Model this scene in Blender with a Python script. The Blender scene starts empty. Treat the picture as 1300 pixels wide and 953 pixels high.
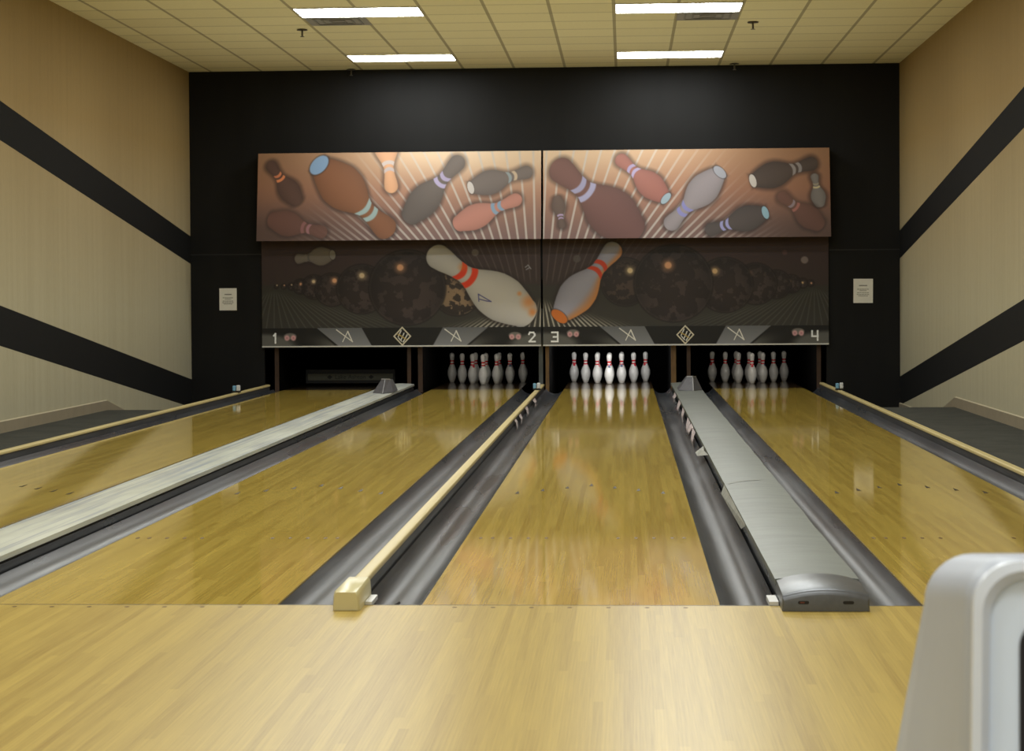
import bpy, math, random
import numpy as np
from mathutils import Vector, Matrix

random.seed(7)
S = bpy.context.scene
COL = S.collection
PI = math.pi

# ------------------------------------------------------------------ layout (metres; foul line at Y = 0, lanes run along +Y)
LW = 1.0541
LANES = {1: -3.339, 2: -1.573, 3: 0.0, 4: 1.766}
HEAD_PIN = 18.288
WL, WR, WB, WF = -5.03, 3.45, 17.25, -10.5
CEIL = 3.825
CARPET_Z = -0.02
RAMP_Y, RAMP_Y2, LOW_Z = 13.15, 14.6, -0.29
CAP12, CAP34, BUMP23 = -2.456, 0.885, -0.780
EXPOSURE = 1.45

# ------------------------------------------------------------------ helpers
def srgb(r, g, b, k=1.0):
    def f(c):
        c = c / 255.0
        return c / 12.92 if c <= 0.04045 else ((c + 0.055) / 1.055) ** 2.4
    return (f(r) * k, f(g) * k, f(b) * k, 1.0)

class MB:
    """collects verts / faces for one mesh"""
    def __init__(s):
        s.v, s.f, s.mi = [], [], []
        s.smooth = False
    def add(s, verts, faces, mi=0):
        o = len(s.v)
        s.v += [tuple(p) for p in verts]
        s.f += [tuple(o + i for i in f) for f in faces]
        s.mi += [mi] * len(faces)
        return s
    def box(s, x0, x1, y0, y1, z0, z1, mi=0):
        v = [(x, y, z) for z in (z0, z1) for y in (y0, y1) for x in (x0, x1)]
        f = [(0, 2, 3, 1), (4, 5, 7, 6), (0, 1, 5, 4), (2, 6, 7, 3), (0, 4, 6, 2), (1, 3, 7, 5)]
        return s.add(v, f, mi)
    def bbox(s, x0, x1, y0, y1, z0, z1, b=0.004, mi=0):
        """box with chamfered edges"""
        v = []
        for sx in (0, 1):
            for sy in (0, 1):
                for sz in (0, 1):
                    X, Y, Z = (x0, x1)[sx], (y0, y1)[sy], (z0, z1)[sz]
                    dx, dy, dz = (b, -b)[sx], (b, -b)[sy], (b, -b)[sz]
                    v += [(X, Y + dy, Z + dz), (X + dx, Y, Z + dz), (X + dx, Y + dy, Z)]
        i = lambda a, c, e, k: ((a * 2 + c) * 2 + e) * 3 + k
        f = []
        for a in (0, 1):
            q = [i(a, 0, 0, 0), i(a, 0, 1, 0), i(a, 1, 1, 0), i(a, 1, 0, 0)]; f.append(q if a == 0 else q[::-1])
            q = [i(0, a, 0, 1), i(1, a, 0, 1), i(1, a, 1, 1), i(0, a, 1, 1)]; f.append(q if a == 0 else q[::-1])
            q = [i(0, 0, a, 2), i(0, 1, a, 2), i(1, 1, a, 2), i(1, 0, a, 2)]; f.append(q if a == 0 else q[::-1])
        for a in (0, 1):
            for c in (0, 1):
                f.append([i(a, c, 0, 0), i(a, c, 1, 0), i(a, c, 1, 1), i(a, c, 0, 1)])
                f.append([i(a, 0, c, 0), i(a, 1, c, 0), i(a, 1, c, 2), i(a, 0, c, 2)])
                f.append([i(0, a, c, 1), i(1, a, c, 1), i(1, a, c, 2), i(0, a, c, 2)])
                for e in (0, 1):
                    f.append([i(a, c, e, 0), i(a, c, e, 1), i(a, c, e, 2)])
        return s.add(v, f, mi)
    def quad(s, a, b, c, d, mi=0):
        return s.add([a, b, c, d], [(0, 1, 2, 3)], mi)
    def prism_y(s, prof, y0, y1, mi=0, caps=True, closed=True):
        """profile of (x,z) extruded from y0 to y1"""
        return s.loft([[(x, y0, z) for x, z in prof], [(x, y1, z) for x, z in prof]], mi, caps, closed)
    def loft(s, rings, mi=0, caps=True, closed=True):
        n = len(rings[0]); v = [p for r in rings for p in r]; f = []
        for k in range(len(rings) - 1):
            for j in range(n if closed else n - 1):
                a = k * n + j; b = k * n + (j + 1) % n
                f.append((a, b, b + n, a + n))
        if caps and closed:
            f.append(tuple(range(n - 1, -1, -1))); f.append(tuple((len(rings) - 1) * n + j for j in range(n)))
        return s.add(v, f, mi)
    def lathe(s, prof, n=28, c=(0, 0, 0), mi=0):
        v, f = [], []
        for r, z in prof:
            for k in range(n):
                a = 2 * PI * k / n
                v.append((c[0] + r * math.cos(a), c[1] + r * math.sin(a), c[2] + z))
        m = len(prof)
        for i in range(m - 1):
            for k in range(n):
                a = i * n + k; b = i * n + (k + 1) % n
                f.append((a, b, b + n, a + n))
        f.append(tuple(range(n - 1, -1, -1))); f.append(tuple((m - 1) * n + k for k in range(n)))
        return s.add(v, f, mi)
    def disc_poly(s, pts, mi=0):
        return s.add(pts, [tuple(range(len(pts)))], mi)
    def build(s, name, mat, parent=None, smooth=False, auto=None):
        me = bpy.data.meshes.new(name)
        me.from_pydata(s.v, [], s.f)
        for m in (mat if isinstance(mat, (list, tuple)) else [mat]):
            me.materials.append(m)
        if any(s.mi):
            me.polygons.foreach_set('material_index', s.mi)
        import bmesh
        bm = bmesh.new(); bm.from_mesh(me)
        bmesh.ops.recalc_face_normals(bm, faces=bm.faces)
        if auto is not None:
            for fc in bm.faces: fc.smooth = True
            for e in bm.edges:
                if len(e.link_faces) == 2 and e.calc_face_angle(0) > math.radians(auto):
                    e.smooth = False
        elif smooth:
            for fc in bm.faces: fc.smooth = True
        bm.to_mesh(me); bm.free()
        o = bpy.data.objects.new(name, me); COL.objects.link(o)
        if parent: o.parent = parent
        return o

def thing(name, label, cat, loc=(0, 0, 0), group=None):
    o = bpy.data.objects.new(name, None); COL.objects.link(o)
    o.empty_display_size = 0.1
    o.location = loc; o['label'] = label; o['category'] = cat; o['kind'] = 'thing'
    if group: o['group'] = group
    return o
def tag(o, label, cat, group=None):
    o['label'] = label; o['category'] = cat; o['kind'] = 'thing'
    if group: o['group'] = group
    return o
def struct(o, label=None, cat=None):
    o['kind'] = 'structure'
    if label: o['label'] = label
    if cat: o['category'] = cat
    return o
def dup(root, loc, label, rotz=0.0, group=None):
    r = root.copy(); COL.objects.link(r); r.location = loc; r.rotation_euler = (0, 0, rotz); r['label'] = label
    if group: r['group'] = group
    for ch in list(root.children):
        c = ch.copy(); COL.objects.link(c); c.parent = r
        for g in list(ch.children):
            d = g.copy(); COL.objects.link(d); d.parent = c
    return r

# ------------------------------------------------------------------ materials
def nt(name):
    m = bpy.data.materials.new(name); m.use_nodes = True
    t = m.node_tree; b = t.nodes['Principled BSDF']
    return m, t, b
def N(t, typ, **kw):
    n = t.nodes.new(typ)
    for k, v in kw.items(): setattr(n, k, v)
    return n
def L(t, a, b): t.links.new(a, b)
def math_n(t, op, a, b=None, c=None):
    n = N(t, 'ShaderNodeMath', operation=op)
    for i, x in enumerate((a, b, c)):
        if x is None: continue
        if isinstance(x, (int, float)): n.inputs[i].default_value = x
        else: L(t, x, n.inputs[i])
    return n.outputs[0]
def scaled_pos(t, sc, object_space=False):
    if object_space:
        src = N(t, 'ShaderNodeTexCoord').outputs['Object']
    else:
        src = N(t, 'ShaderNodeNewGeometry').outputs['Position']
    v = N(t, 'ShaderNodeVectorMath', operation='MULTIPLY'); L(t, src, v.inputs[0]); v.inputs[1].default_value = sc
    return v.outputs[0]
def noise(t, sc, scale=1.0, detail=3.0, rough=0.55, object_space=False):
    n = N(t, 'ShaderNodeTexNoise'); n.inputs['Scale'].default_value = scale
    n.inputs['Detail'].default_value = detail; n.inputs['Roughness'].default_value = rough
    L(t, scaled_pos(t, sc, object_space), n.inputs['Vector'])
    return n.outputs['Fac']
def ramp(t, fac, stops):
    r = N(t, 'ShaderNodeValToRGB')
    el = r.color_ramp.elements
    while len(el) < len(stops): el.new(0.5)
    for e, (p, c) in zip(el, stops): e.position = p; e.color = c
    L(t, fac, r.inputs['Fac']); return r.outputs['Color']
def mixc(t, fac, a, b, mode='MIX'):
    m = N(t, 'ShaderNodeMix', data_type='RGBA', blend_type=mode)
    for i, x in ((0, fac), (6, a), (7, b)):
        if isinstance(x, (int, float)): m.inputs[i].default_value = x
        elif isinstance(x, tuple): m.inputs[i].default_value = x
        else: L(t, x, m.inputs[i])
    return m.outputs[2]

def simple(name, col, rough=0.5, var=0.12, sc=(6, 6, 6), metal=0.0, spec=0.5, detail=4.0, object_space=False):
    m, t, b = nt(name)
    f = noise(t, sc, 1.0, detail, 0.6, object_space)
    lo = tuple(c * (1 - var) for c in col[:3]) + (1,); hi = tuple(min(1, c * (1 + var)) for c in col[:3]) + (1,)
    L(t, ramp(t, f, [(0.3, lo), (0.7, hi)]), b.inputs['Base Color'])
    b.inputs['Roughness'].default_value = rough; b.inputs['Metallic'].default_value = metal
    b.inputs['Specular IOR Level'].default_value = spec
    return m

def wood(name, base, rough=0.1, board=LW / 39, var=0.16, tilt=0.004, spec=0.5):
    m, t, b = nt(name)
    pos = N(t, 'ShaderNodeNewGeometry').outputs['Position']
    sep = N(t, 'ShaderNodeSeparateXYZ'); L(t, pos, sep.inputs[0])
    bx = math_n(t, 'FLOOR', math_n(t, 'DIVIDE', sep.outputs[0], board))
    w1 = N(t, 'ShaderNodeTexWhiteNoise', noise_dimensions='1D'); L(t, bx, w1.inputs['W'])
    by = math_n(t, 'FLOOR', math_n(t, 'ADD', math_n(t, 'DIVIDE', sep.outputs[1], 1.7), math_n(t, 'MULTIPLY', w1.outputs['Value'], 3.0)))
    cmb = N(t, 'ShaderNodeCombineXYZ'); L(t, bx, cmb.inputs[0]); L(t, by, cmb.inputs[1])
    w2 = N(t, 'ShaderNodeTexWhiteNoise', noise_dimensions='2D'); L(t, cmb.outputs[0], w2.inputs['Vector'])
    grain = noise(t, (210, 2.4, 10), 1.0, 4.0, 0.6)
    broad = noise(t, (1.2, 0.25, 1), 1.0, 2.0)
    tone = math_n(t, 'ADD', math_n(t, 'MULTIPLY', w2.outputs['Value'], 0.30),
                  math_n(t, 'ADD', math_n(t, 'MULTIPLY', grain, 0.9), math_n(t, 'MULTIPLY', broad, 0.2)))
    d = tuple(c * (1 - var * k) for c, k in zip(base[:3], (1.0, 1.25, 1.6))) + (1,)
    h = tuple(c * (1 + var * k) for c, k in zip(base[:3], (0.9, 1.0, 1.1))) + (1,)
    c = ramp(t, tone, [(0.35, d), (0.68, base), (1.0, h)])
    L(t, c, b.inputs['Base Color'])
    b.inputs['Roughness'].default_value = rough
    b.inputs['Specular IOR Level'].default_value = spec
    # the boards are not perfectly level: each is tipped a little along its length
    n1 = noise(t, (37, 0.9, 1), 1.0, 2.0)
    n2 = noise(t, (1.4, 1.6, 1), 1.0, 2.0)
    s = math_n(t, 'ADD', math_n(t, 'MULTIPLY', math_n(t, 'SUBTRACT', n1, 0.5), tilt), math_n(t, 'MULTIPLY', math_n(t, 'SUBTRACT', n2, 0.5), tilt * 0.8))
    cv = N(t, 'ShaderNodeCombineXYZ'); L(t, s, cv.inputs[1]); L(t, math_n(t, 'MULTIPLY', s, 0.6), cv.inputs[0])
    va = N(t, 'ShaderNodeVectorMath', operation='ADD')
    L(t, N(t, 'ShaderNodeNewGeometry').outputs['Normal'], va.inputs[0]); L(t, cv.outputs[0], va.inputs[1])
    vn = N(t, 'ShaderNodeVectorMath', operation='NORMALIZE'); L(t, va.outputs[0], vn.inputs[0])
    L(t, vn.outputs[0], b.inputs['Normal'])
    return m

def bump(t, b, fac, strength=0.2, dist=0.002):
    n = N(t, 'ShaderNodeBump'); n.inputs['Strength'].default_value = strength; n.inputs['Distance'].default_value = dist
    L(t, fac, n.inputs['Height']); L(t, n.outputs[0], b.inputs['Normal'])

M = {}
M['lane_wood'] = wood('lane_wood', (0.475, 0.335, 0.070, 1), 0.062, var=0.26, tilt=0.0023)
M['approach_wood'] = wood('approach_wood', (0.405, 0.285, 0.064, 1), 0.32, spec=0.3, var=0.28, tilt=0.003)
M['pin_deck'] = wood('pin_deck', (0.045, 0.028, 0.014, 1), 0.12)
M['arrow'] = simple('arrow_inlay', (0.02, 0.014, 0.012, 1), 0.45, spec=0.25)
M['dot'] = simple('dot_inlay', (0.12, 0.07, 0.025, 1), 0.5, spec=0.2)
def gutter_mat():
    m, t, b = nt('gutter_plastic')
    n1 = noise(t, (70, 0.8, 70), 1.0, 4.0, 0.6)
    n2 = noise(t, (6, 0.5, 6), 1.0, 3.0, 0.5)
    f = math_n(t, 'ADD', math_n(t, 'MULTIPLY', n1, 0.45), math_n(t, 'MULTIPLY', n2, 0.6))
    L(t, ramp(t, f, [(0.3, (0.020, 0.022, 0.025, 1)), (0.55, (0.034, 0.037, 0.042, 1)), (0.8, (0.075, 0.078, 0.085, 1))]), b.inputs['Base Color'])
    b.inputs['Specular IOR Level'].default_value = 0.3
    L(t, ramp(t, n2, [(0.3, (0.22,) * 3 + (1,)), (0.7, (0.42,) * 3 + (1,))]), b.inputs['Roughness'])
    return m
M['gutter'] = gutter_mat()
M['rail'] = simple('bumper_cream', (0.56, 0.46, 0.215, 1), 0.35, 0.06, (8, 1.5, 8))
M['rail_cap'] = simple('cream_end_cap', (0.56, 0.50, 0.27, 1), 0.3, 0.04)
M['rail_side'] = simple('bumper_side', (0.05, 0.05, 0.052, 1), 0.4, 0.3, (20, 2, 20))
def cover_mat(name, col, blue=0.0):
    m, t, b = nt(name)
    w = noise(t, (3, 9, 3) if not blue else (3, 0.8, 3), 1.0, 4.0, 0.6)
    st = noise(t, (30, 0.5, 30), 1.0, 3.0, 0.6)
    lo = tuple(c * 0.82 for c in col[:3]) + (1,); hi = tuple(min(1, c * 1.08) for c in col[:3]) + (1,)
    c = ramp(t, w, [(0.3, lo), (0.65, hi)])
    if blue:
        c = mixc(t, ramp(t, st, [(0.45, (0, 0, 0, 1)), (0.7, (blue,) * 3 + (1,))]), c, (0.33, 0.36, 0.42, 1))
    L(t, c, b.inputs['Base Color']); b.inputs['Roughness'].default_value = 0.45 if not blue else 0.25
    bump(t, b, w, 0.5 if not blue else 0.1, 0.004)
    return m
M['cover34'] = cover_mat('vinyl_cover', (0.155, 0.168, 0.152, 1))
M['cover12'] = cover_mat('plastic_cover', (0.62, 0.64, 0.56, 1), 0.8)
M['end_metal'] = simple('end_cap_grey', (0.125, 0.132, 0.145, 1), 0.35, 0.08, (40, 40, 40), metal=0.5)
M['slot'] = simple('slot_dark', (0.006, 0.005, 0.005, 1), 0.6)
M['slot_red'] = simple('slot_reddish', (0.12, 0.03, 0.02, 1), 0.6)
M['hood'] = simple('deflector_grey', (0.085, 0.085, 0.095, 1), 0.5, 0.2, (30, 30, 30))
M['hood_edge'] = simple('deflector_light', (0.22, 0.22, 0.22, 1), 0.5, 0.1)
M['rag'] = simple('torn_lining', (0.36, 0.30, 0.30, 1), 0.8, 0.4, (60, 60, 60))
M['flap'] = simple('curled_vinyl', (0.25, 0.25, 0.22, 1), 0.6, 0.3, (30, 30, 30))
M['bracket'] = simple('white_bracket', (0.60, 0.60, 0.58, 1), 0.4, 0.06)
def wall_mat():
    m, t, b = nt('tan_wallcovering')
    v = noise(t, (9, 9, 0.35), 1.0, 4.0, 0.65)
    w = noise(t, (90, 90, 14), 1.0, 3.0, 0.6)
    f = math_n(t, 'ADD', math_n(t, 'MULTIPLY', v, 0.6), math_n(t, 'MULTIPLY', w, 0.4))
    c = ramp(t, f, [(0.30, (0.335, 0.305, 0.205, 1)), (0.5, (0.37, 0.338, 0.232, 1)), (0.72, (0.40, 0.365, 0.255, 1))])
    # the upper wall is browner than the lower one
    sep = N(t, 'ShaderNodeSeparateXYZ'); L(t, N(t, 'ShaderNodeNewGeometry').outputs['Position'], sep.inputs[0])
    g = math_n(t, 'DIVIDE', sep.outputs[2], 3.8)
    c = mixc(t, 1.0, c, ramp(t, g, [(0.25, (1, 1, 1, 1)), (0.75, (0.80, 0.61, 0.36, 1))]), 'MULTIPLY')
    L(t, c, b.inputs['Base Color']); b.inputs['Roughness'].default_value = 0.75
    b.inputs['Specular IOR Level'].default_value = 0.25
    return m
M['wall'] = wall_mat()
M['stripe'] = simple('black_stripe', (0.006, 0.006, 0.006, 1), 0.8, 0.2, (30, 30, 30), spec=0.15)
def black_wall():
    m, t, b = nt('black_wall')
    v = noise(t, (3, 3, 0.25), 1.0, 4.0, 0.6)
    L(t, ramp(t, v, [(0.3, (0.0018, 0.0018, 0.0018, 1)), (0.7, (0.0045, 0.0045, 0.0045, 1))]), b.inputs['Base Color'])
    b.inputs['Roughness'].default_value = 0.55; b.inputs['Specular IOR Level'].default_value = 0.25
    return m
M['black'] = black_wall()
M['pit'] = simple('pit_black', (0.002, 0.002, 0.002, 1), 0.9, 0.2, spec=0.05)
M['kick'] = simple('kickback_black', (0.004, 0.004, 0.004, 1), 0.7, 0.2, spec=0.1)
M['kick_edge'] = simple('kickback_brown_edge', (0.16, 0.085, 0.022, 1), 0.5, 0.35, (30, 30, 6))
M['kick_edge_dark'] = simple('kickback_dark_brown_edge', (0.05, 0.022, 0.009, 1), 0.6, 0.35, (30, 30, 6))
M['kick_grey'] = simple('kickback_grey_post', (0.075, 0.085, 0.085, 1), 0.5, 0.2, (20, 20, 8))
def carpet_mat():
    m, t, b = nt('charcoal_carpet')
    n1 = noise(t, (160, 160, 160), 1.0, 2.0)
    n2 = noise(t, (4, 4, 4), 1.0, 3.0)
    f = math_n(t, 'ADD', math_n(t, 'MULTIPLY', n1, 0.7), math_n(t, 'MULTIPLY', n2, 0.3))
    L(t, ramp(t, f, [(0.3, (0.030, 0.031, 0.026, 1)), (0.7, (0.085, 0.085, 0.075, 1))]), b.inputs['Base Color'])
    b.inputs['Roughness'].default_value = 0.95; b.inputs['Specular IOR Level'].default_value = 0.1
    return m
M['carpet'] = carpet_mat()
M['baseboard'] = simple('tan_baseboard', (0.24, 0.20, 0.135, 1), 0.55, 0.06)
M['baseboard_lip'] = simple('tan_baseboard_lip', (0.42, 0.37, 0.25, 1), 0.5, 0.04)
def ceiling_mat():
    m, t, b = nt('ceiling_tiles')
    sep = N(t, 'ShaderNodeSeparateXYZ'); L(t, N(t, 'ShaderNodeNewGeometry').outputs['Position'], sep.inputs[0])
    def line(c, off, per, w):
        f = math_n(t, 'FRACT', math_n(t, 'DIVIDE', math_n(t, 'ADD', c, off), per))
        d = math_n(t, 'MULTIPLY', math_n(t, 'ABSOLUTE', math_n(t, 'SUBTRACT', f, 0.5)), per)
        return math_n(t, 'GREATER_THAN', d, per / 2 - w)
    lx = line(sep.outputs[0], -0.107, 0.608, 0.016)
    ly = line(sep.outputs[1], -11.97 + 0.61 * 40, 0.61, 0.026)
    tx = math_n(t, 'FLOOR', math_n(t, 'DIVIDE', math_n(t, 'ADD', sep.outputs[0], -0.107), 0.608))
    ty = math_n(t, 'FLOOR', math_n(t, 'DIVIDE', math_n(t, 'ADD', sep.outputs[1], -11.97 + 24.4), 0.61))
    cm = N(t, 'ShaderNodeCombineXYZ'); L(t, tx, cm.inputs[0]); L(t, ty, cm.inputs[1])
    w2 = N(t, 'ShaderNodeTexWhiteNoise', noise_dimensions='2D'); L(t, cm.outputs[0], w2.inputs['Vector'])
    n = noise(t, (35, 35, 1), 1.0, 4.0, 0.7)
    f = math_n(t, 'ADD', math_n(t, 'MULTIPLY', w2.outputs['Value'], 0.35), math_n(t, 'MULTIPLY', n, 0.65))
    c = ramp(t, f, [(0.2, (0.66, 0.60, 0.36, 1)), (0.8, (0.76, 0.70, 0.43, 1))])
    c = mixc(t, math_n(t, 'MULTIPLY', lx, 0.62), c, (0.16, 0.13, 0.08, 1))
    c = mixc(t, math_n(t, 'MULTIPLY', ly, 0.30), c, (0.20, 0.17, 0.10, 1))
    L(t, c, b.inputs['Base Color']); b.inputs['Roughness'].default_value = 0.9
    b.inputs['Specular IOR Level'].default_value = 0.15
    return m
M['ceiling'] = ceiling_mat()
M['light_frame'] = simple('light_frame', (0.5, 0.5, 0.45, 1), 0.4, 0.05)
def emit_mat(name, col, e):
    m, t, b = nt(name)
    n = noise(t, (14, 0.5, 1), 1.0, 1.0)
    L(t, ramp(t, n, [(0.0, tuple(c * 0.95 for c in col[:3]) + (1,)), (1.0, col)]), b.inputs['Emission Color'])
    b.inputs['Emission Strength'].default_value = e
    b.inputs['Base Color'].default_value = (0.8, 0.8, 0.8, 1)
    return m
M['diffuser'] = emit_mat('light_diffuser', (0.98, 1.0, 0.98, 1), 9.0)
M['vent'] = simple('vent_grey', (0.24, 0.235, 0.21, 1), 0.5, 0.1)
M['vent_dark'] = simple('vent_dark', (0.18, 0.178, 0.16, 1), 0.6, 0.2)
M['sprinkler'] = simple('sprinkler_metal', (0.10, 0.09, 0.07, 1), 0.4, 0.2, metal=0.6)
M['paper'] = simple('notice_paper', (0.88, 0.88, 0.85, 1), 0.7, 0.03)
M['ink'] = simple('grey_print', (0.26, 0.26, 0.25, 1), 0.7, 0.1)
M['trim_metal'] = simple('pale_metal_trim', (0.55, 0.55, 0.52, 1), 0.3, 0.05)
M['mask_black'] = simple('mask_black', (0.006, 0.006, 0.006, 1), 0.5, 0.1)
M['numeral'] = simple('white_numeral', (0.78, 0.80, 0.82, 1), 0.4, 0.03)
M['emblem_white'] = simple('emblem_white', (0.66, 0.66, 0.62, 1), 0.4, 0.03)
M['emblem_gold'] = simple('emblem_gold', (0.42, 0.30, 0.07, 1), 0.4, 0.05)
M['emblem_cream'] = simple('emblem_cream', (0.58, 0.53, 0.40, 1), 0.4, 0.05)
M['board_black'] = simple('sweep_black', (0.005, 0.005, 0.005, 1), 0.6, 0.1)
M['board_strip'] = simple('sweep_face', (0.09, 0.09, 0.06, 1), 0.5, 0.1)
M['board_ink'] = simple('sweep_lettering', (0.008, 0.008, 0.006, 1), 0.6, 0.1)
M['sensor'] = simple('sensor_plastic', (0.62, 0.64, 0.66, 1), 0.2, 0.05)
M['lens'] = simple('sensor_lens', (0.20, 0.42, 0.62, 1), 0.1, 0.05)
M['hood_white'] = simple('return_grey_shell', (0.42, 0.46, 0.54, 1), 0.45, 0.04, (3, 3, 3))
M['hood_face'] = simple('return_pale_face', (0.65, 0.74, 0.88, 1), 0.4, 0.04, (3, 3, 3))
M['hood_rim'] = simple('return_rim', (0.60, 0.65, 0.74, 1), 0.35, 0.03)
M['hole'] = simple('return_mouth', (0.004, 0.004, 0.008, 1), 0.7, 0.2)
M['foul'] = simple('foul_line', (0.05, 0.045, 0.035, 1), 0.4, 0.1)
def pin_mat():
    m, t, b = nt('pin_plastic')
    sep = N(t, 'ShaderNodeSeparateXYZ'); L(t, N(t, 'ShaderNodeTexCoord').outputs['Object'], sep.inputs[0])
    z = math_n(t, 'DIVIDE', sep.outputs[2], 0.381)
    n = noise(t, (30, 30, 12), 1.0, 4.0, 0.6, True)
    white = ramp(t, n, [(0.3, (0.70, 0.69, 0.66, 1)), (0.6, (0.80, 0.80, 0.78, 1))])
    bands = N(t, 'ShaderNodeValToRGB'); cr = bands.color_ramp; cr.interpolation = 'CONSTANT'
    st = [(0.0, 0), (0.605, 1), (0.650, 0), (0.695, 1), (0.745, 0)]
    while len(cr.elements) < len(st): cr.elements.new(0.5)
    for e, (p, v) in zip(cr.elements, st): e.position = p; e.color = (v, v, v, 1)
    L(t, z, bands.inputs['Fac'])
    c = mixc(t, bands.outputs['Color'], white, (0.68, 0.022, 0.035, 1))
    foot_tint = math_n(t, 'MULTIPLY', math_n(t, 'LESS_THAN', z, 0.09), 0.25)  # tan tint over the foot of the pin
    c = mixc(t, foot_tint, c, (0.45, 0.36, 0.22, 1))
    L(t, c, b.inputs['Base Color']); b.inputs['Roughness'].default_value = 0.25
    return m
M['pin'] = pin_mat()
M['pin_red'] = simple('pin_emblem_red', (0.68, 0.03, 0.05, 1), 0.3, 0.15, (60, 60, 60), object_space=True)
M['pin_blue'] = simple('pin_emblem_blue', (0.10, 0.12, 0.22, 1), 0.3, 0.3, (80, 80, 80), object_space=True)
def art_mat():
    m, t, b = nt('printed_mural')
    a = N(t, 'ShaderNodeAttribute'); a.attribute_name = 'print'
    L(t, a.outputs['Color'], b.inputs['Base Color'])
    b.inputs['Roughness'].default_value = 0.45; b.inputs['Specular IOR Level'].default_value = 0.35
    return m
M['art'] = art_mat()

# ------------------------------------------------------------------ the room
# tan side walls with two sloping black bands (bands are painted on the wall: same mesh)
def side_wall(name, x):
    y0, y1 = WF, WB + 2.6
    slope = -0.1223
    mb = MB()
    zs = lambda y, a: a + slope * (y - 9.72)
    lv = [lambda y: -0.45, lambda y: zs(y, 0.705), lambda y: zs(y, 1.045), lambda y: zs(y, 2.438), lambda y: zs(y, 2.772), lambda y: CEIL]
    ys = [y0, WB + 0.0]
    clampz = lambda y, f: min(CEIL, max(-0.45, f(y)))
    # keep the bands inside the wall at the near end
    ycut = 9.72 - (CEIL - 2.80) / 0.1223
    seq = [ycut, WB]
    for i in range(5):
        a, b2 = lv[i], lv[i + 1]
        mb.quad((x, seq[0], clampz(seq[0], a)), (x, seq[1], clampz(seq[1], a)), (x, seq[1], clampz(seq[1], b2)), (x, seq[0], clampz(seq[0], b2)), 1 if i in (1, 3) else 0)
    near = [lambda y: -0.45, lambda y: 1.70, lambda y: 2.10, lambda y: CEIL]
    z1, z2 = clampz(ycut, lv[1]), clampz(ycut, lv[2])
    z3 = clampz(ycut, lv[3])
    for i, (a, c) in enumerate(((-0.45, z1), (z1, z2), (z2, z3), (z3, CEIL))):
        mb.quad((x, y0, a), (x, ycut, a), (x, ycut, c), (x, y0, c), 1 if i in (1, 3) else 0)
    o = mb.build(name, [M['wall'], M['stripe']])
    return struct(o)
side_wall('wall_left', WL); side_wall('wall_right', WR)

mb = MB()
mb.box(WL, -4.14, WB, WB + 0.08, -0.45, CEIL)
mb.box(2.585, WR, WB, WB + 0.08, -0.45, CEIL)
mb.box(-4.14, 2.585, WB, WB + 0.08, 1.3, CEIL)
struct(mb.build('wall_back', M['black']))
# seams of the black wall boards
mb = MB()
for z in (1.62,):
    mb.box(WL, -4.16, WB - 0.004, WB, z, z + 0.012); mb.box(2.62, WR, WB - 0.004, WB, z, z + 0.012)
struct(mb.build('trim_1', M['mask_black']))
# the dark pit behind the pins
mb = MB()
mb.quad((-4.5, 20.3, -0.45), (3.0, 20.3, -0.45), (3.0, 20.3, 1.4), (-4.5, 20.3, 1.4))
mb.quad((-4.5, 17.33, 1.4), (3.0, 17.33, 1.4), (3.0, 20.3, 1.4), (-4.5, 20.3, 1.4))
mb.quad((-4.5, 17.33, -0.45), (-4.5, 20.3, -0.45), (-4.5, 20.3, 1.4), (-4.5, 17.33, 1.4))
mb.quad((3.0, 17.33, -0.45), (3.0, 20.3, -0.45), (3.0, 20.3, 1.4), (3.0, 17.33, 1.4))
struct(mb.build('wall_pit', M['pit']))
struct(MB().quad((WL, WF, -0.02), (WR, WF, -0.02), (WR, WF, CEIL), (WL, WF, CEIL)).build('wall_front', M['wall']))
struct(MB().quad((WL, WF, CEIL), (WR, WF, CEIL), (WR, WB + 0.1, CEIL), (WL, WB + 0.1, CEIL)).build('ceiling', M['ceiling']))
# approach floor
fl = MB().box(WL, WR, WF, -0.004, -0.06, 0.0)
for c in LANES.values():
    for k in range(-3, 4):
        fl.disc_poly([(c + k * 5 * LW / 39 + 0.009 * math.cos(a * PI / 6), -0.055 + 0.012 * math.sin(a * PI / 6), 0.0006) for a in range(12)], 1)
struct(fl.build('floor', [M['approach_wood'], M['dot']]))
struct(MB().quad((-4.3, 0, -0.30), (2.8, 0, -0.30), (2.8, 20.3, -0.30), (-4.3, 20.3, -0.30)).build('floor_below', M['pit']))
# carpeted side walks that ramp down towards the pit
def walk(name, x0, x1):
    prof = [(-0.004, CARPET_Z), (RAMP_Y, CARPET_Z), (RAMP_Y2, LOW_Z), (WB, LOW_Z)]
    mb = MB()
    for (a, za), (b2, zb) in zip(prof, prof[1:]):
        mb.quad((x0, a, za), (x1, a, za), (x1, b2, zb), (x0, b2, zb))
    return struct(mb.build(name, M['carpet']))
walk('floor_left', WL, -4.11); walk('floor_right', 2.54, WR)
def baseboard(name, x, s):
    prof = [(-0.004, CARPET_Z), (RAMP_Y, CARPET_Z), (RAMP_Y2, LOW_Z), (WB, LOW_Z)]
    mb = MB(); t = 0.014 * s; hgt = 0.104
    for (a, za), (b2, zb) in zip(prof, prof[1:]):
        mb.quad((x + t, a, za), (x + t, b2, zb), (x + t, b2, zb + hgt - 0.008), (x + t, a, za + hgt - 0.008), 0)
        mb.quad((x + t, a, za + hgt - 0.008), (x + t, b2, zb + hgt - 0.008), (x, b2, zb + hgt), (x, a, za + hgt), 1)
    return struct(mb.build(name, [M['baseboard'], M['baseboard_lip']]))
baseboard('baseboard_left', WL, 1); baseboard('baseboard_right', WR, -1)
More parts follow.
